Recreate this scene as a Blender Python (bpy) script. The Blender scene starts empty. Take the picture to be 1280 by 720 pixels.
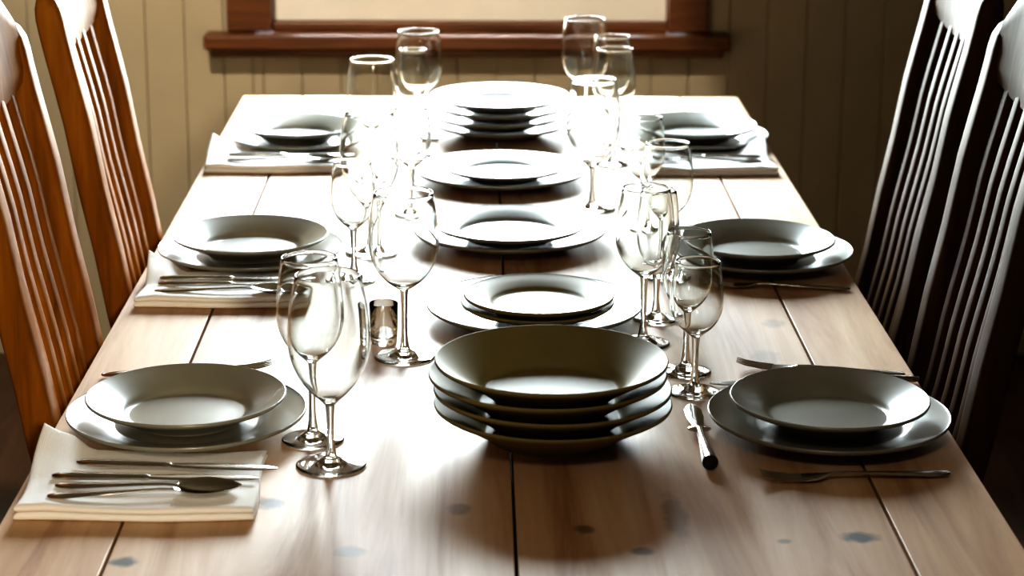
import bpy, bmesh, math, random
from mathutils import Vector, Matrix
random.seed(7)
S = bpy.context.scene
C = S.collection
PI = math.pi
TZ = 0.76            # table top height

# ------------------------------------------------------------------ materials
def new_mat(name):
    m = bpy.data.materials.new(name); m.use_nodes = True
    nt = m.node_tree
    b = nt.nodes['Principled BSDF']
    return m, nt, b

def lin(r, g, b):
    f = lambda c: (c/255/12.92) if c/255 <= .04045 else ((c/255+.055)/1.055)**2.4
    return (f(r), f(g), f(b), 1)

def ramp(nt, stops):
    n = nt.nodes.new('ShaderNodeValToRGB')
    cr = n.color_ramp
    while len(cr.elements) < len(stops): cr.elements.new(.5)
    for e, (p, c) in zip(cr.elements, stops): e.position = p; e.color = c
    return n

def wood_mat(name, dark, mid, light, scale=(30, 1.6, 30), rough=.4, coat=0., attr=None, bump=.08):
    m, nt, b = new_mat(name)
    L = nt.links
    tc = nt.nodes.new('ShaderNodeTexCoord')
    mp = nt.nodes.new('ShaderNodeMapping'); mp.inputs['Scale'].default_value = scale
    L.new(tc.outputs['Object'], mp.inputs['Vector'])
    vec = mp.outputs['Vector']
    if attr:
        at = nt.nodes.new('ShaderNodeAttribute'); at.attribute_name = attr
        va = nt.nodes.new('ShaderNodeVectorMath'); va.operation = 'ADD'
        sc = nt.nodes.new('ShaderNodeVectorMath'); sc.operation = 'SCALE'; sc.inputs['Scale'].default_value = 37
        L.new(at.outputs['Color'], sc.inputs[0]); L.new(vec, va.inputs[0]); L.new(sc.outputs[0], va.inputs[1])
        vec = va.outputs[0]
    n1 = nt.nodes.new('ShaderNodeTexNoise'); n1.inputs['Scale'].default_value = 1.0
    n1.inputs['Detail'].default_value = 8; n1.inputs['Roughness'].default_value = .62; n1.inputs['Distortion'].default_value = .6
    L.new(vec, n1.inputs['Vector'])
    r = ramp(nt, [(.30, dark), (.5, mid), (.70, light)])
    L.new(n1.outputs['Fac'], r.inputs['Fac'])
    L.new(r.outputs['Color'], b.inputs['Base Color'])
    rr = nt.nodes.new('ShaderNodeMapRange')
    rr.inputs['To Min'].default_value = rough+.10; rr.inputs['To Max'].default_value = max(.05, rough-.10)
    L.new(n1.outputs['Fac'], rr.inputs['Value']); L.new(rr.outputs[0], b.inputs['Roughness'])
    bp = nt.nodes.new('ShaderNodeBump'); bp.inputs['Strength'].default_value = bump; bp.inputs['Distance'].default_value = .01
    L.new(n1.outputs['Fac'], bp.inputs['Height']); L.new(bp.outputs[0], b.inputs['Normal'])
    b.inputs['Coat Weight'].default_value = coat; b.inputs['Coat Roughness'].default_value = .25
    return m, nt, b, r

def plain(name, col, rough=.5, metal=0., nscale=40, amount=.12, spec=.5):
    m, nt, b = new_mat(name)
    n = nt.nodes.new('ShaderNodeTexNoise'); n.inputs['Scale'].default_value = nscale; n.inputs['Detail'].default_value = 4
    tc = nt.nodes.new('ShaderNodeTexCoord'); nt.links.new(tc.outputs['Object'], n.inputs['Vector'])
    d = tuple(c*(1-amount) for c in col[:3])+(1,); l = tuple(min(1, c*(1+amount)) for c in col[:3])+(1,)
    r = ramp(nt, [(.3, d), (.7, l)])
    nt.links.new(n.outputs['Fac'], r.inputs['Fac']); nt.links.new(r.outputs['Color'], b.inputs['Base Color'])
    b.inputs['Roughness'].default_value = rough; b.inputs['Metallic'].default_value = metal
    b.inputs['Specular IOR Level'].default_value = spec
    return m

M = {}
# table wood with knots
M['table'], nt, b, rmp = wood_mat('pine_table', lin(150, 108, 72), lin(194, 158, 122), lin(214, 186, 154), scale=(16, 1.1, 16), rough=.52, attr='plank', bump=.10)
def knots(nt, b, rmp, spots):
    L = nt.links
    tc = nt.nodes.new('ShaderNodeTexCoord'); sep = nt.nodes.new('ShaderNodeSeparateXYZ'); L.new(tc.outputs['Object'], sep.inputs[0])
    no = nt.nodes.new('ShaderNodeTexNoise'); no.inputs['Scale'].default_value = 70; no.inputs['Detail'].default_value = 3
    L.new(tc.outputs['Object'], no.inputs['Vector'])
    last = rmp.outputs['Color']
    for (x, y, rx, ry, k) in spots:
        def mth(op, a, bb=None):
            n = nt.nodes.new('ShaderNodeMath'); n.operation = op
            for i, v in enumerate((a, bb)):
                if v is None: continue
                if isinstance(v, (int, float)): n.inputs[i].default_value = v
                else: L.new(v, n.inputs[i])
            return n.outputs[0]
        dx = mth('DIVIDE', mth('SUBTRACT', sep.outputs['X'], x), rx)
        dy = mth('DIVIDE', mth('SUBTRACT', sep.outputs['Y'], y), ry)
        d = mth('SQRT', mth('ADD', mth('MULTIPLY', dx, dx), mth('MULTIPLY', dy, dy)))
        d = mth('ADD', d, mth('MULTIPLY', mth('SUBTRACT', no.outputs['Fac'], .5), .9))
        mr = nt.nodes.new('ShaderNodeMapRange'); mr.interpolation_type = 'SMOOTHSTEP'
        mr.inputs['From Min'].default_value = .55; mr.inputs['From Max'].default_value = 1.35
        mr.inputs['To Min'].default_value = k; mr.inputs['To Max'].default_value = 0
        L.new(d, mr.inputs['Value'])
        mx = nt.nodes.new('ShaderNodeMix'); mx.data_type = 'RGBA'
        L.new(mr.outputs[0], mx.inputs['Factor']); L.new(last, mx.inputs['A']); mx.inputs['B'].default_value = lin(30, 20, 13)
        last = mx.outputs['Result']
    L.new(last, b.inputs['Base Color'])
b.inputs['Specular IOR Level'].default_value = .38
knots(nt, b, rmp, [(-.363, 1.904, .013, .012, .95), (-.15, 1.929, .014, .014, .7), (.346, 1.964, .018, .013, .95),
                   (.077, 1.985, .010, .012, .6), (-.237, 2.055, .012, .016, .85), (-.046, 2.04, .012, .016, .5),
                   (.13, 1.93, .012, .010, .7), (.27, 1.955, .007, .006, .6), (.33, 2.55, .02, .03, .35), (.36, 2.70, .015, .02, .4),
                   (.17, 2.02, .012, .06, .45), (-.03, 2.50, .012, .03, .4), (.44, 3.30, .02, .02, .4)])
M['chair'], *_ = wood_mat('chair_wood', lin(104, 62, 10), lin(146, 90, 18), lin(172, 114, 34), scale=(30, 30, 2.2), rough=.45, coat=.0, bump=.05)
M['shaded_chair'], *_ = wood_mat('shaded_chair_wood', lin(48, 31, 11), lin(66, 43, 16), lin(86, 58, 25), scale=(30, 30, 2.2), rough=.5, coat=.0, bump=.05)  # same chair wood for the right side, its shade darkened into the colours
for k in ('chair', 'shaded_chair'): M[k].node_tree.nodes['Principled BSDF'].inputs['Specular IOR Level'].default_value = .08
M['trim'], *_ = wood_mat('window_wood', lin(72, 40, 18), lin(104, 62, 28), lin(130, 82, 42), scale=(2.5, 30, 30), rough=.42)
M['floor'], *_ = wood_mat('floor_wood', lin(50, 32, 20), lin(74, 50, 32), lin(92, 64, 42), scale=(12, 1.2, 12), rough=.5)
M['wall'] = plain('cream_panel_paint', lin(178, 165, 138), .6, nscale=6, amount=.05)
M['plaster'] = plain('cream_plaster', lin(120, 106, 84), .8, nscale=9, amount=.04)
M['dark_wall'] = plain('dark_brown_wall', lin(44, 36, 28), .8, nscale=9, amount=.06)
M['ceiling'] = plain('ceiling_paint', lin(135, 120, 98), .8, nscale=8, amount=.03)
M['white'] = plain('white_sash_paint', lin(235, 232, 222), .45, nscale=10, amount=.03)
M['steel'] = plain('polished_steel', (.62, .60, .56, 1), .16, 1.0, nscale=30, amount=.06)
M['black'] = plain('black_resin', (.012, .011, .010, 1), .35, nscale=40, amount=.2)
M['gap'] = plain('seam_shadow_wood', lin(40, 26, 16), .8, nscale=30)

# glazed stoneware, slight speckle
def glaze(name, col, rough=.30, coat=.35, spec=.5):
    m, nt, b = new_mat(name)
    L = nt.links
    tc = nt.nodes.new('ShaderNodeTexCoord')
    n = nt.nodes.new('ShaderNodeTexNoise'); n.inputs['Scale'].default_value = 12; n.inputs['Detail'].default_value = 5
    L.new(tc.outputs['Object'], n.inputs['Vector'])
    r = ramp(nt, [(.3, tuple(c*.86 for c in col[:3])+(1,)), (.7, tuple(c*1.1 for c in col[:3])+(1,))])
    L.new(n.outputs['Fac'], r.inputs['Fac']); L.new(r.outputs['Color'], b.inputs['Base Color'])
    b.inputs['Roughness'].default_value = rough
    b.inputs['IOR'].default_value = 1.6; b.inputs['Specular IOR Level'].default_value = spec; b.inputs['Coat Weight'].default_value = coat; b.inputs['Coat Roughness'].default_value = .06
    bp = nt.nodes.new('ShaderNodeBump'); bp.inputs['Strength'].default_value = .03; bp.inputs['Distance'].default_value = .01
    L.new(n.outputs['Fac'], bp.inputs['Height']); L.new(bp.outputs[0], b.inputs['Normal'])
    return m
M['glaze'] = glaze('grey_glaze', lin(140, 139, 128))
M['glaze_olive'] = glaze('olive_grey_glaze', lin(132, 121, 80), .5, .0, .15)

def linen():
    m, nt, b = new_mat('linen')
    L = nt.links
    tc = nt.nodes.new('ShaderNodeTexCoord')
    hs = []
    for d in ('X', 'Y'):
        w = nt.nodes.new('ShaderNodeTexWave'); w.wave_type = 'BANDS'; w.bands_direction = d
        w.inputs['Scale'].default_value = 170; w.inputs['Distortion'].default_value = 1.5
        L.new(tc.outputs['Object'], w.inputs['Vector']); hs.append(w)
    ad = nt.nodes.new('ShaderNodeMath'); ad.operation = 'ADD'
    L.new(hs[0].outputs['Fac'], ad.inputs[0]); L.new(hs[1].outputs['Fac'], ad.inputs[1])
    bp = nt.nodes.new('ShaderNodeBump'); bp.inputs['Strength'].default_value = .25; bp.inputs['Distance'].default_value = .001
    L.new(ad.outputs[0], bp.inputs['Height']); L.new(bp.outputs[0], b.inputs['Normal'])
    r = ramp(nt, [(0, lin(240, 240, 240)), (1, lin(252, 252, 253))])
    mr = nt.nodes.new('ShaderNodeMath'); mr.operation = 'MULTIPLY'; mr.inputs[1].default_value = .5
    L.new(ad.outputs[0], mr.inputs[0]); L.new(mr.outputs[0], r.inputs['Fac']); L.new(r.outputs['Color'], b.inputs['Base Color'])
    b.inputs['Roughness'].default_value = .9; b.inputs['Specular IOR Level'].default_value = .1
    return m
M['linen'] = linen()

def glass_mat():
    m = bpy.data.materials.new('clear_glass'); m.use_nodes = True
    nt = m.node_tree; nt.nodes.clear()
    o = nt.nodes.new('ShaderNodeOutputMaterial')
    g = nt.nodes.new('ShaderNodeBsdfGlass'); g.inputs['Roughness'].default_value = 0.0; g.inputs['IOR'].default_value = 1.45
    g.inputs['Color'].default_value = (.985, .99, .985, 1)
    nt.links.new(g.outputs[0], o.inputs[0])
    return m
M['glass'] = glass_mat()
def pane_mat():
    m = bpy.data.materials.new('window_pane_glass'); m.use_nodes = True
    nt = m.node_tree; nt.nodes.clear()
    o = nt.nodes.new('ShaderNodeOutputMaterial')
    t = nt.nodes.new('ShaderNodeBsdfTransparent'); t.inputs[0].default_value = (.96, .98, .97, 1)
    g = nt.nodes.new('ShaderNodeBsdfGlossy'); g.inputs['Roughness'].default_value = .02
    f = nt.nodes.new('ShaderNodeFresnel'); f.inputs[0].default_value = 1.3
    x = nt.nodes.new('ShaderNodeMixShader')
    nt.links.new(f.outputs[0], x.inputs[0]); nt.links.new(t.outputs[0], x.inputs[1]); nt.links.new(g.outputs[0], x.inputs[2])
    nt.links.new(x.outputs[0], o.inputs[0])
    return m
M['pane'] = pane_mat()

# ------------------------------------------------------------------ helpers
def obj(name, bm, mat, parent=None, smooth=None, loc=None):
    bmesh.ops.recalc_face_normals(bm, faces=bm.faces[:])
    me = bpy.data.meshes.new(name); bm.to_mesh(me); bm.free()
    o = bpy.data.objects.new(name, me); C.objects.link(o)
    me.materials.append(M[mat] if isinstance(mat, str) else mat)
    if smooth is not None:
        if smooth >= 180:
            for p in me.polygons: p.use_smooth = True
        else:
            me.shade_smooth() if hasattr(me, 'shade_smooth') else None
            me.set_sharp_from_angle(angle=math.radians(smooth))
    if parent: o.parent = parent
    if loc: o.location = loc
    return o

def tag(o, label, cat, group=None):
    o['label'] = label; o['category'] = cat
    if group: o['group'] = group
    return o

def thing(name, label, cat, loc=(0, 0, 0), rz=0, group=None):
    o = bpy.data.objects.new(name, None); C.objects.link(o)
    o.empty_display_size = .05
    o.location = loc; o.rotation_euler = (0, 0, rz)
    return tag(o, label, cat, group)

def struct(name, bm, mat, parent=None, smooth=None):
    o = obj(name, bm, mat, parent, smooth)
    if parent is None: o['kind'] = 'structure'
    return o

def dup(root, loc, rz, label, group=None):
    r = root.copy(); C.objects.link(r); r.location = loc; r.rotation_euler = (0, 0, rz)
    r['label'] = label
    if group: r['group'] = group
    for ch in list(root.children):
        c = ch.copy(); C.objects.link(c); c.parent = r
        for g in list(ch.children):
            d = g.copy(); C.objects.link(d); d.parent = c
    return r

def box(bm, lo, hi, bev=0, seg=2):
    v = [bm.verts.new((x, y, z)) for x in (lo[0], hi[0]) for y in (lo[1], hi[1]) for z in (lo[2], hi[2])]
    fs = [bm.faces.new([v[i] for i in q]) for q in ((0, 1, 3, 2), (4, 6, 7, 5), (0, 4, 5, 1), (2, 3, 7, 6), (0, 2, 6, 4), (1, 5, 7, 3))]
    if bev:
        es = list({e for f in fs for e in f.edges})
        bmesh.ops.bevel(bm, geom=es, offset=bev, segments=seg, affect='EDGES', profile=.5)
    return fs

def lathe(bm, prof, n=64, closed=False):
    """prof: list of (r, z); r = 0 closes to a point."""
    rings = []
    for r, z in prof:
        if r < 1e-7: rings.append([bm.verts.new((0, 0, z))])
        else: rings.append([bm.verts.new((r*math.cos(2*PI*i/n), r*math.sin(2*PI*i/n), z)) for i in range(n)])
    pairs = list(zip(rings, rings[1:]))
    if closed: pairs.append((rings[-1], rings[0]))
    for a, b in pairs:
        if len(a) == 1 and len(b) == 1: continue
        for i in range(n):
            j = (i+1) % n
            if len(a) == 1: bm.faces.new((a[0], b[i], b[j]))
            elif len(b) == 1: bm.faces.new((a[i], b[0], a[j]))
            else: bm.faces.new((a[i], b[i], b[j], a[j]))

def catmull(pts, k=6):
    out = []
    n = len(pts)
    for i in range(n-1):
        p0 = pts[max(i-1, 0)]; p1 = pts[i]; p2 = pts[i+1]; p3 = pts[min(i+2, n-1)]
        for s in range(k):
            t = s/k
            out.append(tuple(.5*((2*b)+(-a+c)*t+(2*a-5*b+4*c-d)*t*t+(-a+3*b-3*c+d)*t**3) for a, b, c, d in zip(p0, p1, p2, p3)))
    out.append(tuple(pts[-1]))
    return out

def loft(bm, secs, n=14, cap=True, sup=1.0):
    """secs: (x, zc, half_y, half_z[, yc]) cross sections along x, super-ellipse."""
    rings = []
    for s in secs:
        x, zc, hy, hz = s[:4]; yc = s[4] if len(s) > 4 else 0
        ring = []
        for i in range(n):
            a = 2*PI*i/n
            ca, sa = math.cos(a), math.sin(a)
            ring.append(bm.verts.new((x, yc+hy*math.copysign(abs(ca)**sup, ca), zc+hz*math.copysign(abs(sa)**sup, sa))))
        rings.append(ring)
    for a, b in zip(rings, rings[1:]):
        for i in range(n):
            j = (i+1) % n
            bm.faces.new((a[i], b[i], b[j], a[j]))
    if cap:
        bm.faces.new(rings[0][::-1]); bm.faces.new(rings[-1])

# ------------------------------------------------------------------ room
YB = 5.0
WX0, WX1, WZ0, WZ1 = -.502, .415, .80, 2.08      # clear opening inside the wooden frame
FX0, FX1, FZ1 = -.55, .465, 2.13                   # opening through the wall
XL, XR, YF, CZ = -2.3, 2.1, -1.6, 2.7

bm = bmesh.new()
bw = .0905
x = -.345-bw*24
while x < XR:
    a, b_ = max(x, XL), min(x+bw, XR)
    if b_-a > .004:
        spans = [(0, CZ)]
        if a < FX1 and b_ > FX0: spans = [(0, .755), (FZ1, CZ)]
        # boards that straddle the opening are split at its edge
        cuts = [(a, b_, spans)]
        for e in (FX0, FX1):
            if a < e < b_:
                inn = [(0, .755), (FZ1, CZ)]; out = [(0, CZ)]
                cuts = [(a, e, out if e == FX0 else inn), (e, b_, inn if e == FX0 else out)]
        for ca, cb, sp in cuts:
            for z0, z1 in sp:
                box(bm, (ca+.0006, YB, z0), (cb-.0006, YB+.03, z1), .0022 if cb-ca > .02 else 0, 2)
    x += bw
# backing behind the grooves
for lo, hi in (((XL, YB+.012, 0), (FX0, YB+.10, CZ)), ((FX1, YB+.012, 0), (XR, YB+.10, CZ)),
               ((FX0, YB+.012, 0), (FX1, YB+.10, .755)), ((FX0, YB+.012, FZ1), (FX1, YB+.10, CZ))):
    box(bm, lo, hi)
struct('wall_back', bm, 'wall')
bm = bmesh.new(); box(bm, (XL, YF, -.1), (XR, YB+.1, 0)); struct('floor', bm, 'floor')
bm = bmesh.new(); box(bm, (XL-.1, YF-.1, CZ), (XR+.1, YB+.1, CZ+.1)); struct('ceiling', bm, 'ceiling')
bm = bmesh.new(); box(bm, (XL-.1, YF-.1, -.1), (XL, YB+.1, CZ)); struct('wall_left', bm, 'plaster')
bm = bmesh.new(); box(bm, (XR, YF-.1, -.1), (XR+.1, YB+.1, CZ)); struct('wall_right', bm, 'dark_wall')
bm = bmesh.new(); box(bm, (XL, YF-.1, -.1), (XR, YF, CZ)); struct('wall_front', bm, 'plaster')

# window: wooden frame, sill, white sash, pane
bm = bmesh.new()
box(bm, (-.605, YB-.026, .789), (WX0, YB+.09, FZ1+.06), .004)
box(bm, (WX1, YB-.026, .789), (.511, YB+.09, FZ1+.06), .004)
box(bm, (-.605, YB-.030, WZ1), (.511, YB+.09, FZ1+.07), .004)
box(bm, (WX0, YB-.002, .786), (WX1, YB+.09, .806), .003)
win = struct('window_1', bm, 'trim')
bm = bmesh.new()
box(bm, (-.655, YB-.070, .752), (.556, YB+.09, .786), .006, 3)
box(bm, (-.640, YB-.050, .733), (.541, YB-.001, .752), .004)
struct('window_sill', bm, 'trim', win)
bm = bmesh.new()
s0, s1 = YB+.022, YB+.06
box(bm, (WX0, s0, .806), (WX1, s1, .866), .004)
box(bm, (WX0, s0, WZ1-.05), (WX1, s1, WZ1), .004)
box(bm, (WX0, s0, .866), (WX0+.045, s1, WZ1-.05), .004)
box(bm, (WX1-.045, s0, .866), (WX1, s1, WZ1-.05), .004)
struct('window_sash', bm, 'white', win)
bm = bmesh.new()
box(bm, (WX0+.046, s0+.017, .867), (WX1-.046, s0+.020, WZ1-.051))
struct('window_pane', bm, 'pane', win)

# ------------------------------------------------------------------ table
TX, TY0, TY1 = .5, 1.15, 4.317
tb = thing('dining_table', 'long scrubbed pine plank dining table set with grey plates and glasses', 'table', (0, 0, 0))
bm = bmesh.new()
col = bm.loops.layers.float_color.new('plank')
seams = [-TX, -.380, .0085, .384, TX]
for i, (a, b_) in enumerate(zip(seams, seams[1:])):
    n0 = len(bm.faces)
    fs0 = set(bm.faces)
    g = .0016
    box(bm, (a+(g if i else 0), TY0, TZ-.036), (b_-(g if i < 3 else 0), TY1, TZ), .0010, 2)
    for f in bm.faces:
        if f not in fs0:
            for l in f.loops: l[col] = (i*.31+.05, i*.17, i*.23, 1)
top = obj('tabletop', bm, 'table', tb)
bm = bmesh.new(); box(bm, (-TX+.02, TY0+.02, TZ-.044), (TX-.02, TY1-.02, TZ-.0365)); obj('underboard', bm, 'gap', tb)
bm = bmesh.new()
for lo, hi in (((-.42, TY0+.12, TZ-.125), (-.395, TY1-.12, TZ-.0445)), ((.395, TY0+.12, TZ-.125), (.42, TY1-.12, TZ-.0445)),
               ((-.394, TY0+.12, TZ-.125), (.394, TY0+.145, TZ-.0445)), ((-.394, TY1-.145, TZ-.125), (.394, TY1-.12, TZ-.0445))):
    box(bm, lo, hi, .002)
obj('apron', bm, 'table', tb)
for sx in (-1, 1):
    for yy in (TY0+.10, TY1-.10):
        bm = bmesh.new()
        box(bm, (-.04, -.04, TZ-.20), (.04, .04, TZ-.126), .004)
        lathe(bm, catmull([(0, TZ-.2005), (.038, TZ-.2005), (.03, TZ-.23), (.04, TZ-.27), (.036, .35), (.028, .12), (.034, .08), (.03, .02), (.022, 0.0), (0, 0.0)], 4), 24)
        obj('leg', bm, 'table', tb, 40, (sx*.43, yy, 0))

# ------------------------------------------------------------------ plates
def plate_bm(R, H=.026, well=.60, n=96, rim_flat=0.0):
    w = R*well
    t = .0045
    up = [(0, .0075), (w*.5, .0074), (w*.9, .0074), (w, .0085), (w+(R-w)*.16, .0085+(H-.0085)*.26), (w+(R-w)*.5, .0085+(H-.0085)*.62),
          (R-.004, H-.0006), (R-.0012, H+.0004), (R, H-.0012), (R-.0008, H-.0034)]
    up = catmull(up, 5)
    dn = [(R-.0050, H-.0062), (w+(R-w)*.5, .0085+(H-.0085)*.60-t*1.15), (w+(R-w)*.13, .0085+(H-.0085)*.22-t), (w*.93, .0022), (w*.90, 0.0), (w*.86, 0.0), (w*.84, .0022), (w*.4, .0024), (0, .0024)]
    dn = catmull(dn, 4)
    bm = bmesh.new(); lathe(bm, up+dn, n)
    return bm
PM = {}
def plate(R, H, well, mat, loc, label, cat='plate', group=None, name='dinner_plate', rz=0):
    key = (round(R, 4), round(H, 4), well, mat)
    if key not in PM:
        o = obj(name, plate_bm(R, H, well), mat, None, 180); PM[key] = o
    else:
        o = PM[key].copy(); o.name = name; C.objects.link(o)
    o.location = loc; o.rotation_euler = (0, 0, rz)
    for k in ('label', 'category', 'group'):
        if k in o: del o[k]
    return tag(o, label, cat, group)

def setting(x, y, R1, R2, where, x2=None, y2=None):
    plate(R1, .023, .62, 'glaze', (x, y, TZ), 'large grey dinner plate beneath a smaller plate, %s' % where, group='large plates of the place settings', rz=random.random()*6)
    plate(R2, .030, .60, 'glaze', (x2 if x2 is not None else x, y2 if y2 is not None else y, TZ+.0105), 'smaller grey plate on top of a dinner plate, %s' % where, group='smaller plates of the place settings', name='side_plate', rz=random.random()*6)
setting(-.352, 2.289, .133, .111, 'nearest setting on the left')
setting(-.354, 3.020, .133, .112, 'middle setting on the left')
setting(-.350, 3.824, .125, .105, 'farthest setting on the left')
setting(.364, 2.280, .135, .111, 'nearest setting on the right')
setting(.380, 3.012, .133, .111, 'middle setting on the right', .374, 3.002)
setting(.372, 3.840, .127, .112, 'farthest setting on the right', .366, 3.838)

# centre row
ords = ['bottom', 'second from bottom', 'second from top', 'top']
for k in range(4):
    dx, dy = [(.002, -.004), (.0015, -.001), (-.004, .002), (.0, .0)][k]
    plate(.1315 if k < 3 else .1285, .042, .58, 'glaze_olive', (.053+dx, 2.262+dy, TZ+.0160*k),
          '%s olive-grey plate in the stack of deep plates nearest the camera' % ords[k], group='deep plates stacked at the near end')
cen = [(.047, 2.725, .142, 'serving plate behind the nearest stack, under two small plates'),
       (.022, 3.135, .143, 'serving plate in the middle of the centre row, under one small plate'),
       (.012, 3.545, .145, 'serving plate just in front of the farthest stack, under one small plate')]
for x, y, R, w in cen:
    plate(R, .022, .62, 'glaze', (x, y, TZ), 'large grey '+w, group='large plates down the centre of the table', name='serving_plate')
plate(.100, .020, .60, 'glaze_olive', (.050, 2.700, TZ+.0115), 'lower of two small plates on the serving plate behind the nearest stack', group='small plates on the centre serving plates', name='side_plate')
plate(.098, .021, .60, 'glaze_olive', (.052, 2.699, TZ+.0205), 'upper of two small plates on the serving plate behind the nearest stack', group='small plates on the centre serving plates', name='side_plate')
plate(.114, .024, .62, 'glaze', (.020, 3.113, TZ+.0105), 'grey side plate on the serving plate in the middle of the centre row', group='small plates on the centre serving plates', name='side_plate')
plate(.104, .022, .62, 'glaze', (.016, 3.522, TZ+.0105), 'grey side plate on the serving plate just in front of the farthest stack', group='small plates on the centre serving plates', name='side_plate')
for k in range(4):
    dx, dy = [(.001, -.002), (-.004, .0), (.003, .002), (0, 0)][k]
    plate(.130 if k < 3 else .127, .026, .60, 'glaze', (.014+dx, 3.93+dy, TZ+.0165*k),
          '%s grey plate in the stack at the window end of the table' % ords[k], group='plates stacked at the far end')

# ------------------------------------------------------------------ glasses
def glass_parts(H, D, Drim, bowl, tm=.42, p=.72, foot=.036, wall=.0011, stem=.0042):
    """three meshes that together close one watertight glass surface: bowl, stem, foot"""
    R = D/2; Rr = Drim/2
    z0 = H-bowl
    def rad(t):
        if t <= tm: return max(stem*1.25, R*math.sin(PI/2*(t/tm)**p))
        u = (t-tm)/(1-tm)
        return R-(R-Rr)*u**1.9
    N = 22
    outer = [(stem*1.25, z0)]
    for i in range(1, N+1):
        t = i/N
        r = rad(t)
        if r > outer[-1][0] or t > .2: outer.append((r, z0+bowl*t))
    outer = [o for i, o in enumerate(outer)]
    top_r, top_z = outer[-1]
    rim = [(top_r-.0001, top_z+.0004), (top_r-wall*.5, top_z+.0008), (top_r-wall+.0001, top_z+.0004)]
    inner = [(max(r-wall*(1.0 if z > z0+.02 else 1.6), .0001), z) for r, z in outer if z > z0+.010][::-1]
    inner += [(inner[-1][0]*.6, z0+.0078), (inner[-1][0]*.25, z0+.0066), (0, z0+.0064)]
    bm1 = bmesh.new(); lathe(bm1, outer+rim+inner, 64)
    # stem: open tube meeting bowl and foot ring to ring
    zs = .016
    st = [(stem*1.25, z0), (stem*1.02, z0-.010), (stem*.86, z0-(z0-zs)*.5), (stem*.95, zs+.012), (stem*1.5, zs-.004)]
    st = catmull(st, 4)
    bm2 = bmesh.new(); lathe(bm2, st, 64)
    ft = [(stem*1.5, zs-.004), (stem*2.6, .0075), (foot*.5, .0044), (foot*.9, .0026), (foot, .0016), (foot*.995, .0004), (foot*.94, 0.0), (foot*.5, .0006), (0, .0008)]
    ft = [ft[0]]+catmull(ft, 4)[1:]
    bm3 = bmesh.new(); lathe(bm3, ft, 64)
    return bm1, bm2, bm3
GM = {}
KINDS = {  # H, D, Drim, bowl, tm, p, foot
    'red':   (.210, .087, .068, .142, .52, .74, .037),
    'white': (.208, .074, .060, .118, .46, .70, .034),
    'water': (.205, .086, .072, .120, .50, .66, .037),
    'small': (.172, .062, .052, .098, .46, .70, .031),
    'flute': (.190, .056, .046, .128, .52, .80, .030),
}
def glass(kind, x, y, label, group, name='wine_glass', sc=1.0):
    if kind not in GM:
        t = thing(name, label, 'glass', (x, y, TZ), 0, group)
        a, b, c = glass_parts(*KINDS[kind])
        obj('bowl', a, 'glass', t, 180); obj('stem', b, 'glass', t, 180); obj('foot', c, 'glass', t, 180)
        GM[kind] = t
    else:
        t = dup(GM[kind], (x, y, TZ), 0, label, group)
    t.location = (x, y, TZ+.0002); t.rotation_euler = (0, 0, random.random()*6); t.scale = (1, 1, sc)
    return t
GL, GR = 'glasses left of the centre row', 'glasses right of the centre row'
glass('red', -.184, 2.167, 'broad clear wine glass nearest the camera among the left glasses', GL)
glass('white', -.209, 2.247, 'slim clear wine glass just behind the nearest left wine glass, beside the near left plate', GL)
glass('water', -.118, 2.551, 'clear wine goblet left of the serving plate behind the nearest stack', GL, sc=1.02)
glass('small', -.200, 2.913, 'small clear wine glass with its rim below its neighbours, beside the middle left plate', GL, sc=.98)
glass('red', -.184, 3.060, 'broad clear wine glass right of the middle left plate', GL)
glass('small', -.130, 3.300, 'small clear glass left of the middle serving plate', GL)
glass('water', -.202, 3.545, 'wide-rimmed clear goblet beside the farthest left napkin', GL, sc=1.0)
glass('flute', -.140, 3.735, 'narrow clear flute between two goblets at the far left', GL, name='champagne_flute')
glass('water', -.134, 3.885, 'clear goblet left of the farthest plate stack, last of the left glasses', GL, sc=.97)

glass('small', .227, 2.413, 'clear wine glass nearest the camera among the right glasses, beside the steel knife', GR, sc=.93)
glass('small', .224, 2.492, 'small clear glass just behind the nearest right glass', GR, sc=1.02)
glass('white', .181, 2.609, 'clear tulip wine glass right of the serving plate behind the nearest stack', GR, sc=.97)
glass('flute', .206, 2.716, 'narrow clear flute behind the tulip glass on the right', GR, name='champagne_flute', sc=.92)
glass('white', .236, 2.936, 'clear wine glass with straight open rim beside the middle right plate', GR, sc=.92)
glass('red', .154, 3.335, 'broad clear wine glass right of the serving plates in the centre row', GR, sc=1.0)
glass('small', .226, 3.215, 'small clear glass just nearer than the broad glass on the right', GR)
glass('white', .208, 3.676, 'clear wine glass in the far right group, nearest the farthest right plate', GR, sc=.97)
glass('white', .212, 3.812, 'clear wine glass second from the window in the far right group', GR, sc=.97)
glass('water', .170, 3.956, 'clear wide goblet nearest the window in the far right group', GR, sc=1.03)

# little straight tumbler behind the left goblet
t = obj('small_tumbler', (lambda bm: (lathe(bm, [(0, 0.0), (.0150, 0.0), (.0165, .0012), (.0172, .010), (.0182, .052), (.0177, .0528), (.0170, .052), (.0160, .012), (.0140, .009), (0, .0085)], 48), bm)[1])(bmesh.new()), 'glass', None, 50, (-.146, 2.612, TZ+.0002))
tag(t, 'small straight clear tumbler standing behind the left wine goblet', 'glass')

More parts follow.
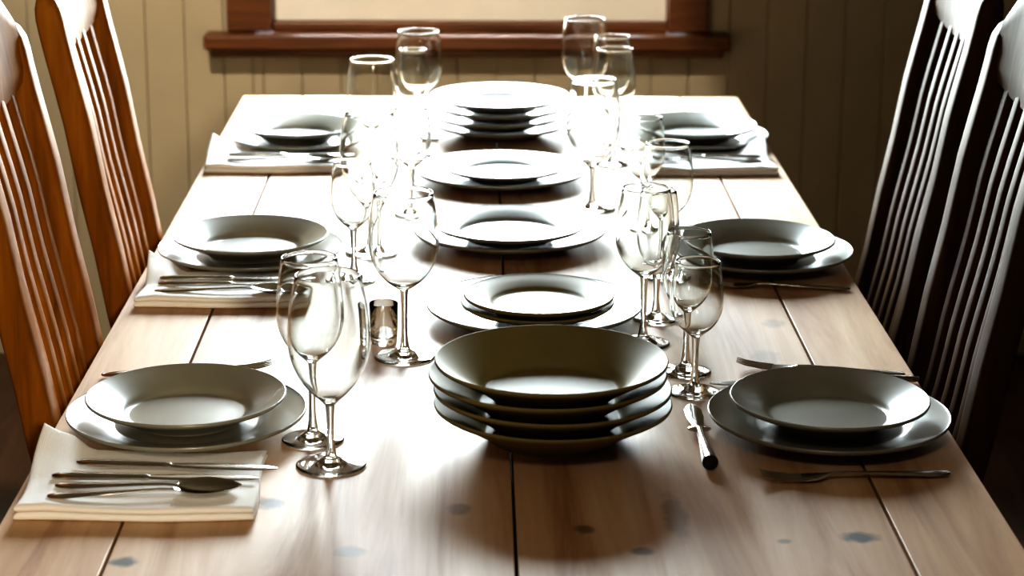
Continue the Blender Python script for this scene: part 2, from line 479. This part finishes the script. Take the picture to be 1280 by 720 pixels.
# ------------------------------------------------------------------ cutlery (points along +x from handle end at 0)
def knife_parts():
    h = bmesh.new()
    loft(h, [(0, .004, .0030, .0018), (.004, .004, .0068, .0030), (.02, .004, .0078, .0036), (.06, .0038, .0062, .0034), (.088, .0036, .0046, .0030), (.094, .0036, .0054, .0032), (.100, .0034, .0052, .0024)], 14)
    b = bmesh.new()
    pts = [(.0995, .0045, .0016), (.105, .0070, .0011), (.125, .0092, .0009), (.165, .0100, .0009), (.192, .0088, .0008), (.205, .0052, .0007), (.211, .0012, .0005)]
    loft(b, [(x, .0032, hy, hz, hy*.16) for x, hy, hz in pts], 10)
    return [('handle', h), ('blade', b)]
def handle_secs(L=.13):
    return [(0, .0035, .0030, .0012), (.004, .0035, .0072, .0018), (.018, .0036, .0094, .0020), (.05, .0046, .0066, .0018), (.09, .0062, .0036, .0017), (.115, .0070, .0028, .0018), (L, .0064, .0034, .0016)]
def spoon_parts():
    h = bmesh.new(); loft(h, handle_secs(), 14)
    b = bmesh.new()
    n, m = 20, 8
    L, Wd = .066, .0215
    top = {}; bot = {}
    for side, dz, store in ((1, 0, top), (-1, -.0012, bot)):
        for i in range(n+1):
            u = i/n
            w = Wd*max(.1, math.sin(PI*min(1, u*.94+.045))**.72*(1.04-.22*u))
            for j in range(-m, m+1):
                v = j/m
                d = -.0072*(1-v*v)*math.sin(PI*(u*.96+.02))**.8
                store[i, j] = b.verts.new((.1295+L*u, w*v, .0092-.001*u+d+dz))
    for store in (top, bot):
        for i in range(n):
            for j in range(-m, m):
                b.faces.new((store[i, j], store[i+1, j], store[i+1, j+1], store[i, j+1]))
    ring = [(i, -m) for i in range(n)]+[(n, j) for j in range(-m, m)]+[(i, m) for i in range(n, 0, -1)]+[(0, j) for j in range(m, -m, -1)]
    for p, q in zip(ring, ring[1:]+ring[:1]):
        b.faces.new((top[p], top[q], bot[q], bot[p]))
    return [('handle', h), ('spoon_bowl', b)]
def fork_parts():
    h = bmesh.new(); loft(h, handle_secs(), 14)
    b = bmesh.new()
    loft(b, [(.1295, .0064, .0034, .0015), (.136, .0050, .0075, .0013), (.145, .0038, .0112, .0012), (.156, .0034, .0120, .0011), (.160, .0036, .0118, .0011)], 12)
    for k in range(4):
        yc = -.0096+.0064*k
        loft(b, [(.1585, .0036, .0021, .0011, yc), (.175, .0046, .0019, .0011, yc), (.192, .0072, .0015, .0010, yc*.97), (.203, .0105, .0007, .0006, yc*.95)], 8)
    return [('handle', h), ('tines', b)]
CM = {}
MK = {'table_knife': knife_parts, 'table_spoon': spoon_parts, 'table_fork': fork_parts}
def cutlery(kind, x0, y0, x1, y1, z, label, group=None, sc=1.0):
    rz = math.atan2(y1-y0, x1-x0)
    if kind not in CM:
        t = thing(kind, label, 'cutlery', (x0, y0, z), rz, group)
        for n, bm in MK[kind](): obj(n, bm, 'steel', t, 60)
        CM[kind] = t
    else:
        t = dup(CM[kind], (x0, y0, z), rz, label, group)
    if group is None and 'group' in t: del t['group']
    t.location = (x0, y0, z); t.rotation_euler = (0, 0, rz); t.scale = (sc,)*3
    return t
NZ = TZ+.0140
GN = 'cutlery laid on the napkins'
n1 = 'on the nearest left napkin'
cutlery('table_knife', -.446, 2.128, -.240, 2.112, NZ, 'steel table knife closest to the plate '+n1, GN)
cutlery('table_knife', -.464, 2.088, -.262, 2.083, NZ, 'steel table knife between the other knife and the spoons '+n1, GN)
cutlery('table_spoon', -.456, 2.063, -.262, 2.052, NZ, 'steel spoon farther from the napkin front edge '+n1, GN, .97)
cutlery('table_spoon', -.458, 2.030, -.270, 2.046, NZ+.001, 'steel spoon along the front edge of the nearest left napkin', GN, .97)
n2 = 'on the middle left napkin'
cutlery('table_knife', -.462, 2.856, -.26, 2.862, NZ, 'steel table knife closest to the plate '+n2, GN)
cutlery('table_knife', -.460, 2.828, -.26, 2.832, NZ, 'steel table knife in the middle of the three pieces '+n2, GN)
cutlery('table_spoon', -.460, 2.794, -.27, 2.797, NZ, 'steel spoon along the front edge of the middle left napkin', GN)
n3 = 'on the farthest left napkin'
cutlery('table_knife', -.458, 3.662, -.26, 3.672, NZ, 'steel table knife '+n3, GN)
cutlery('table_spoon', -.456, 3.622, -.26, 3.632, NZ, 'steel spoon '+n3, GN)
n4 = 'on the farthest right napkin'
cutlery('table_knife', .462, 3.655, .26, 3.668, NZ, 'steel table knife '+n4, GN)
cutlery('table_fork', .460, 3.618, .27, 3.640, NZ, 'steel fork '+n4, GN)
GT = 'cutlery laid straight on the table'
cutlery('table_fork', -.478, 2.470, -.275, 2.500, TZ+.0002, 'steel fork on the table behind the nearest left plates', GT)
cutlery('table_knife', .500, 2.452, .232, 2.436, TZ+.0002, 'steel knife behind the nearest right plates, its tip out at the left', GT, 1.2)
cutlery('table_fork', .488, 2.474, .297, 2.508, TZ+.0002, 'steel fork behind the nearest right plates', GT)
cutlery('table_fork', .470, 2.134, .275, 2.118, TZ+.0002, 'steel fork in the shadow in front of the nearest right plates', GT)
cutlery('table_fork', .486, 2.858, .300, 2.878, TZ+.0002, 'steel fork in front of the middle right plates', GT)

# carving knife with a round-ended handle lying lengthwise
t = thing('carving_knife', 'steel knife with thick round-ended handle pointing at the camera, between stack and right plate', 'cutlery', (.2185, 2.150, TZ), PI/2)
bm = bmesh.new()
loft(bm, [(.0025, .0088, .0086, .0086), (.012, .0086, .0084, .0084), (.04, .0078, .0070, .0070), (.075, .0066, .0050, .0050), (.105, .0058, .0040, .0040), (.118, .0056, .0042, .0040)], 24)
obj('handle', bm, 'steel', t, 50)
bm = bmesh.new()
loft(bm, [(0, .0088, .0062, .0062), (.0006, .0088, .0080, .0080), (.0024, .0088, .0087, .0087)], 24)
obj('end_cap', bm, 'black', t, 50)['label'] = 'black rounded handle end'
bm = bmesh.new()
loft(bm, [(.1175, .0056, .0130, .0030), (.1205, .0056, .0135, .0032), (.1235, .0054, .0120, .0030)], 20)
obj('guard', bm, 'steel', t, 50)
bm = bmesh.new()
loft(bm, [(.123, .0050, .0045, .0020), (.135, .0044, .0068, .0012), (.165, .0038, .0098, .0011), (.192, .0034, .0098, .0010), (.208, .0030, .0060, .0009), (.216, .0028, .0012, .0006)], 12)
obj('blade', bm, 'steel', t, 50)

# ------------------------------------------------------------------ napkins
def napkin(x0, x1, y0, y1, label, seed, curl=True, side=-1):
    """folded linen: stacked soft layers with a rolled fold along the front edge and a lifted outer corner"""
    rnd = random.Random(seed)
    cx, cy = (x0+x1)/2, (y0+y1)/2
    bm = bmesh.new()
    Wd, D = x1-x0, y1-y0
    nx, ny = 34, 26
    ph = rnd.random()*6
    layers = 2
    lt = .0078
    for k in range(layers):
        zb = lt*k
        ins = .0008*k
        tp = {}; bt = {}
        for i in range(nx+1):
            for j in range(ny+1):
                u, v = .5-.5*math.cos(PI*i/nx), .5-.5*math.cos(PI*j/ny)
                x = -Wd/2+Wd*u; y = -D/2+D*v
                x += .003*math.sin(v*5+ph)+(.5-u)*ins*1.2
                y += .003*math.sin(u*6+ph*1.3)+(.5-v)*ins
                e = min(u, 1-u)*Wd; f = min(v, 1-v)*D
                rd = min(1, (min(e, f)/.006))
                rd = math.sqrt(max(0, 1-(1-rd)**2))
                wob = .0008*math.sin(u*9+ph+v*4)+.0006*math.sin(v*13+ph*2+u*3)
                lift = 0
                if curl:
                    uo = u if side < 0 else 1-u
                    c = max(0, 1-uo/.22)*max(0, (v-.45)/.55)
                    lift = .032*c**1.1+.005*math.exp(-((uo-.13)/.05)**2)*(.3+.7*v)
                th = 1-.42*v
                zt = zb*th+lt*th*(.56+.44*rd)+lift*(k+1)/layers+wob*(k+1)/layers
                zo = zb*th+lt*th*(.44-.43*rd)+lift*(k)/layers+wob*k/layers
                tp[i, j] = bm.verts.new((x, y, zt)); bt[i, j] = bm.verts.new((x, y, max(0, zo)))
        for st in (tp, bt):
            for i in range(nx):
                for j in range(ny):
                    bm.faces.new((st[i, j], st[i+1, j], st[i+1, j+1], st[i, j+1]))
        ring = [(i, 0) for i in range(nx)]+[(nx, j) for j in range(ny)]+[(i, ny) for i in range(nx, 0, -1)]+[(0, j) for j in range(ny, 0, -1)]
        for p, q in zip(ring, ring[1:]+ring[:1]): bm.faces.new((tp[p], tp[q], bt[q], bt[p]))
    o = obj('linen_napkin', bm, 'linen', None, 180, (cx, cy, TZ+.0003))
    return tag(o, label, 'napkin', 'folded linen napkins')
napkin(-.490, -.252, 2.004, 2.190, 'folded white linen napkin with knives and two spoons, nearest on the left', 1)
napkin(-.484, -.262, 2.766, 2.925, 'folded white linen napkin in front of the middle left plates', 2)
napkin(-.494, -.268, 3.592, 3.745, 'folded white linen napkin in front of the farthest left plates', 3)
napkin(.250, .482, 3.580, 3.745, 'folded linen napkin in front of the farthest right plates', 4, side=1)

# ------------------------------------------------------------------ chairs (facing +x, back plane near x = 0)
def path_x(z):
    pts = [(-.05, 0), (-.012, .25), (0, .45), (-.014, .62), (-.040, .76), (-.074, .95), (-.112, 1.14), (-.136, 1.26)]
    for (a, za), (b, zb) in zip(pts, pts[1:]):
        if z <= zb:
            t = (z-za)/(zb-za); t = t*t*(3-2*t)*.3+t*.7
            return a+(b-a)*t
    return pts[-1][0]
def vloft(bm, zs, f, n=16, sup=.55):
    """vertical loft: f(z) -> (xc, yc, hx, hy)"""
    rings = []
    for z in zs:
        xc, yc, hx, hy = f(z)
        r = []
        for i in range(n):
            a = 2*PI*(i+.5)/n; ca, sa = math.cos(a), math.sin(a)
            r.append(bm.verts.new((xc+hx*math.copysign(abs(ca)**sup, ca), yc+hy*math.copysign(abs(sa)**sup, sa), z)))
        rings.append(r)
    for a, b in zip(rings, rings[1:]):
        for i in range(n):
            bm.faces.new((a[i], a[(i+1) % n], b[(i+1) % n], b[i]))
    bm.faces.new(rings[0][::-1]); bm.faces.new(rings[-1])
HW = .150
ZT = 1.165
def make_chair(label, loc, rz, group, wood='chair'):
    t = thing('dining_chair', label, 'chair', loc, rz, group)
    for s in (-1, 1):
        bm = bmesh.new()
        zs = [i*.045 for i in range(24)]+[1.08, 1.11, 1.13, 1.145, 1.157, ZT]
        def f(z):
            k = 1.0
            if z > 1.13: k = max(.25, math.sqrt(max(0, 1-((z-1.13)/.0365)**2)))
            return (path_x(z), s*HW, (.0185*(.8+.2*min(1, z/.45)))*k, .023*(.75+.25*min(1, z/.45))*k)
        vloft(bm, zs, f, 24, .4)
        obj('back_post', bm, wood, t, 50)
    # crest rail: arched board between the posts
    bm = bmesh.new()
    n = 24; fr = []; bk = []
    for i in range(n+1):
        u = -1+2*i/n
        y = u*(HW-.016)
        zb = 1.095-.020*(1-u*u)**1.0+(.010 if abs(u) > .93 else 0)
        ztop = 1.175+.085*(1-abs(u)**2.2)
        fr.append([]); bk.append([])
        for k in range(7):
            z = zb+(ztop-zb)*k/6
            bow = -.014*(1-u*u)
            th = .010*(1 if 0 < k < 6 else .55)
            fr[-1].append(bm.verts.new((path_x(z)+bow+th+.004, y, z))); bk[-1].append(bm.verts.new((path_x(z)+bow-th, y, z)))
    for i in range(n):
        for k in range(6):
            bm.faces.new((fr[i][k], fr[i+1][k], fr[i+1][k+1], fr[i][k+1])); bm.faces.new((bk[i][k], bk[i][k+1], bk[i+1][k+1], bk[i+1][k]))
        bm.faces.new((fr[i][6], fr[i+1][6], bk[i+1][6], bk[i][6])); bm.faces.new((fr[i][0], bk[i][0], bk[i+1][0], fr[i+1][0]))
    for i in (0, n):
        for k in range(6): bm.faces.new((fr[i][k], fr[i][k+1], bk[i][k+1], bk[i][k]))
    obj('crest_rail', bm, wood, t, 40)
    # lower rail
    bm = bmesh.new(); xx = path_x(.56); box(bm, (xx-.011, -HW+.022, .53), (xx+.013, HW-.022, .585), .004); obj('lower_rail', bm, wood, t)
    # slats
    for k in range(5):
        y = -.090+.045*k
        bm = bmesh.new()
        zs = [.58+i*(1.086-.58)/14 for i in range(15)]
        vloft(bm, zs, lambda z: (path_x(z)+.002-.012*max(0, (z-.58)/.506)*(1-(y/HW)**2), y, 0.0075, .0150), 12, .55)
        obj('slat', bm, wood, t, 50)
    # seat
    bm = bmesh.new()
    pts = []
    for i in range(40):
        a = 2*PI*i/40; ca, sa = math.cos(a), math.sin(a)
        pts.append((.225+.20*math.copysign(abs(ca)**.45, ca), (.195+.012*ca)*math.copysign(abs(sa)**.45, sa)))
    vs = [bm.verts.new((x, y, .430)) for x, y in pts]; vt = [bm.verts.new((x, y, .462)) for x, y in pts]
    mid = [bm.verts.new((.225+(x-.225)*.7, y*.7, .455)) for x, y in pts]
    c = bm.verts.new((.225, 0, .453)); cb = bm.verts.new((.225, 0, .430))
    for i in range(40):
        j = (i+1) % 40
        bm.faces.new((vs[i], vs[j], vt[j], vt[i])); bm.faces.new((vt[i], vt[j], mid[j], mid[i]))
        bm.faces.new((mid[i], mid[j], c)); bm.faces.new((vs[j], vs[i], cb))
    obj('seat', bm, wood, t, 50)
    for s in (-1, 1):
        bm = bmesh.new()
        vloft(bm, [i*.043 for i in range(11)], lambda z: (.375, s*.165, .014+.006*z/.43, .014+.006*z/.43), 16, .9)
        obj('leg', bm, wood, t, 50)
    for s in (-1, 1):
      bm = bmesh.new(); loft(bm, [(-.02, .20, .009, .009, s*.15), (.36, .20, .009, .009, s*.166)], 12)
      obj('stretcher', bm, wood, t, 50)
    return t
GC = 'high-backed wooden dining chairs'
ch = make_chair('brown wooden slat-back chair at the left, farthest of the left chairs', (-.486, 3.03, 0), 0, GC)
dup(ch, (-.485, 2.48, 0), 0, 'brown wooden slat-back chair at the left, middle one of the left chairs', GC)
dup(ch, (-.485, 1.81, 0), 0, 'brown wooden slat-back chair at the left, nearest the camera and mostly out of frame', GC)
ch = make_chair('shade-darkened wooden slat-back chair at the right, farthest of the right chairs', (.560, 3.09, 0), PI, GC, 'shaded_chair')
dup(ch, (.520, 2.52, 0), PI, 'shade-darkened wooden slat-back chair at the right, middle one of the right chairs', GC)
dup(ch, (.520, 1.86, 0), PI, 'shade-darkened wooden slat-back chair at the right, nearest the camera and mostly out of frame', GC)

# ------------------------------------------------------------------ light
w = bpy.data.worlds.new('sky'); S.world = w; w.use_nodes = True
nt = w.node_tree; bg = nt.nodes['Background']
tc = nt.nodes.new('ShaderNodeTexCoord'); sp = nt.nodes.new('ShaderNodeSeparateXYZ')
nt.links.new(tc.outputs['Generated'], sp.inputs[0])
r = ramp(nt, [(0, (.10, .10, .085, 1)), (.47, (.30, .30, .27, 1)), (.53, (.92, .97, 1, 1)), (1, (.70, .84, 1, 1))])
mr = nt.nodes.new('ShaderNodeMapRange'); mr.inputs['From Min'].default_value = -1
nt.links.new(sp.outputs['Z'], mr.inputs['Value']); nt.links.new(mr.outputs[0], r.inputs['Fac'])
nt.links.new(r.outputs['Color'], bg.inputs['Color']); bg.inputs['Strength'].default_value = 74

def area(name, loc, rot, sx, sy, e, col=(1, 1, 1), portal=False):
    l = bpy.data.lights.new(name, 'AREA'); l.shape = 'RECTANGLE'; l.size = sx; l.size_y = sy; l.energy = e; l.color = col
    o = bpy.data.objects.new(name, l); C.objects.link(o); o.location = loc; o.rotation_euler = rot
    if portal: l.cycles.is_portal = True
    return o
area('window_portal', ((WX0+WX1)/2, YB+.11, (.86+WZ1)/2), (-PI/2, 0, 0), WX1-WX0, WZ1-.86, 1, portal=True)
def spot(name, loc, aim, e, col, deg, blend, soft):
    l = bpy.data.lights.new(name, 'SPOT'); l.energy = e; l.color = col; l.shadow_soft_size = soft
    l.spot_size = math.radians(deg); l.spot_blend = blend
    o = bpy.data.objects.new(name, l); C.objects.link(o); o.location = loc
    o.rotation_euler = (Vector(aim)-Vector(loc)).to_track_quat('-Z', 'Y').to_euler()
# added unseen spot brightening the panelled wall and the far table end
spot('wall_fill', (-.80, 3.1, 2.62), (-.80, 5.0, .85), 180, (1, .90, .76), 53, .05, .04)
# added point light without a fitting, weak fill for the room
l = bpy.data.lights.new('room_fill', 'POINT'); l.energy = 26; l.color = (1, .90, .76); l.shadow_soft_size = .2
o = bpy.data.objects.new('room_fill', l); C.objects.link(o); o.location = (-.1, .35, 2.5)
# added warm spot, unseen behind the camera, brightening the left-hand chairs
spot('chair_fill', (.45, -1.2, 1.95), (-.60, 2.7, .92), 200, (1, .84, .58), 17, .5, .15)

# ------------------------------------------------------------------ camera
cam = bpy.data.cameras.new('camera'); co = bpy.data.objects.new('camera', cam); C.objects.link(co)
p, y, rr = .2718, .0175, .0058
cy, sy = math.cos(y), math.sin(y)
fw = Vector((sy*math.cos(p), cy*math.cos(p), -math.sin(p))); rt = Vector((cy, -sy, 0)); up = rt.cross(fw)
rt, up = rt*math.cos(rr)+up*math.sin(rr), up*math.cos(rr)-rt*math.sin(rr)
mw = Matrix((rt, up, -fw)).transposed().to_4x4(); mw.translation = Vector((-.0304, 0, TZ+.8005))
co.matrix_world = mw
cam.sensor_width = 36; cam.lens = 36*2700/1280; cam.clip_start = .05
cam.dof.use_dof = True; cam.dof.focus_distance = 2.55; cam.dof.aperture_fstop = 7.0
S.camera = co
S.view_settings.view_transform = 'Standard'; S.view_settings.look = 'High Contrast'; S.view_settings.exposure = 0
S.cycles.max_bounces = 24; S.cycles.transmission_bounces = 24; S.cycles.glossy_bounces = 10; S.cycles.transparent_max_bounces = 16
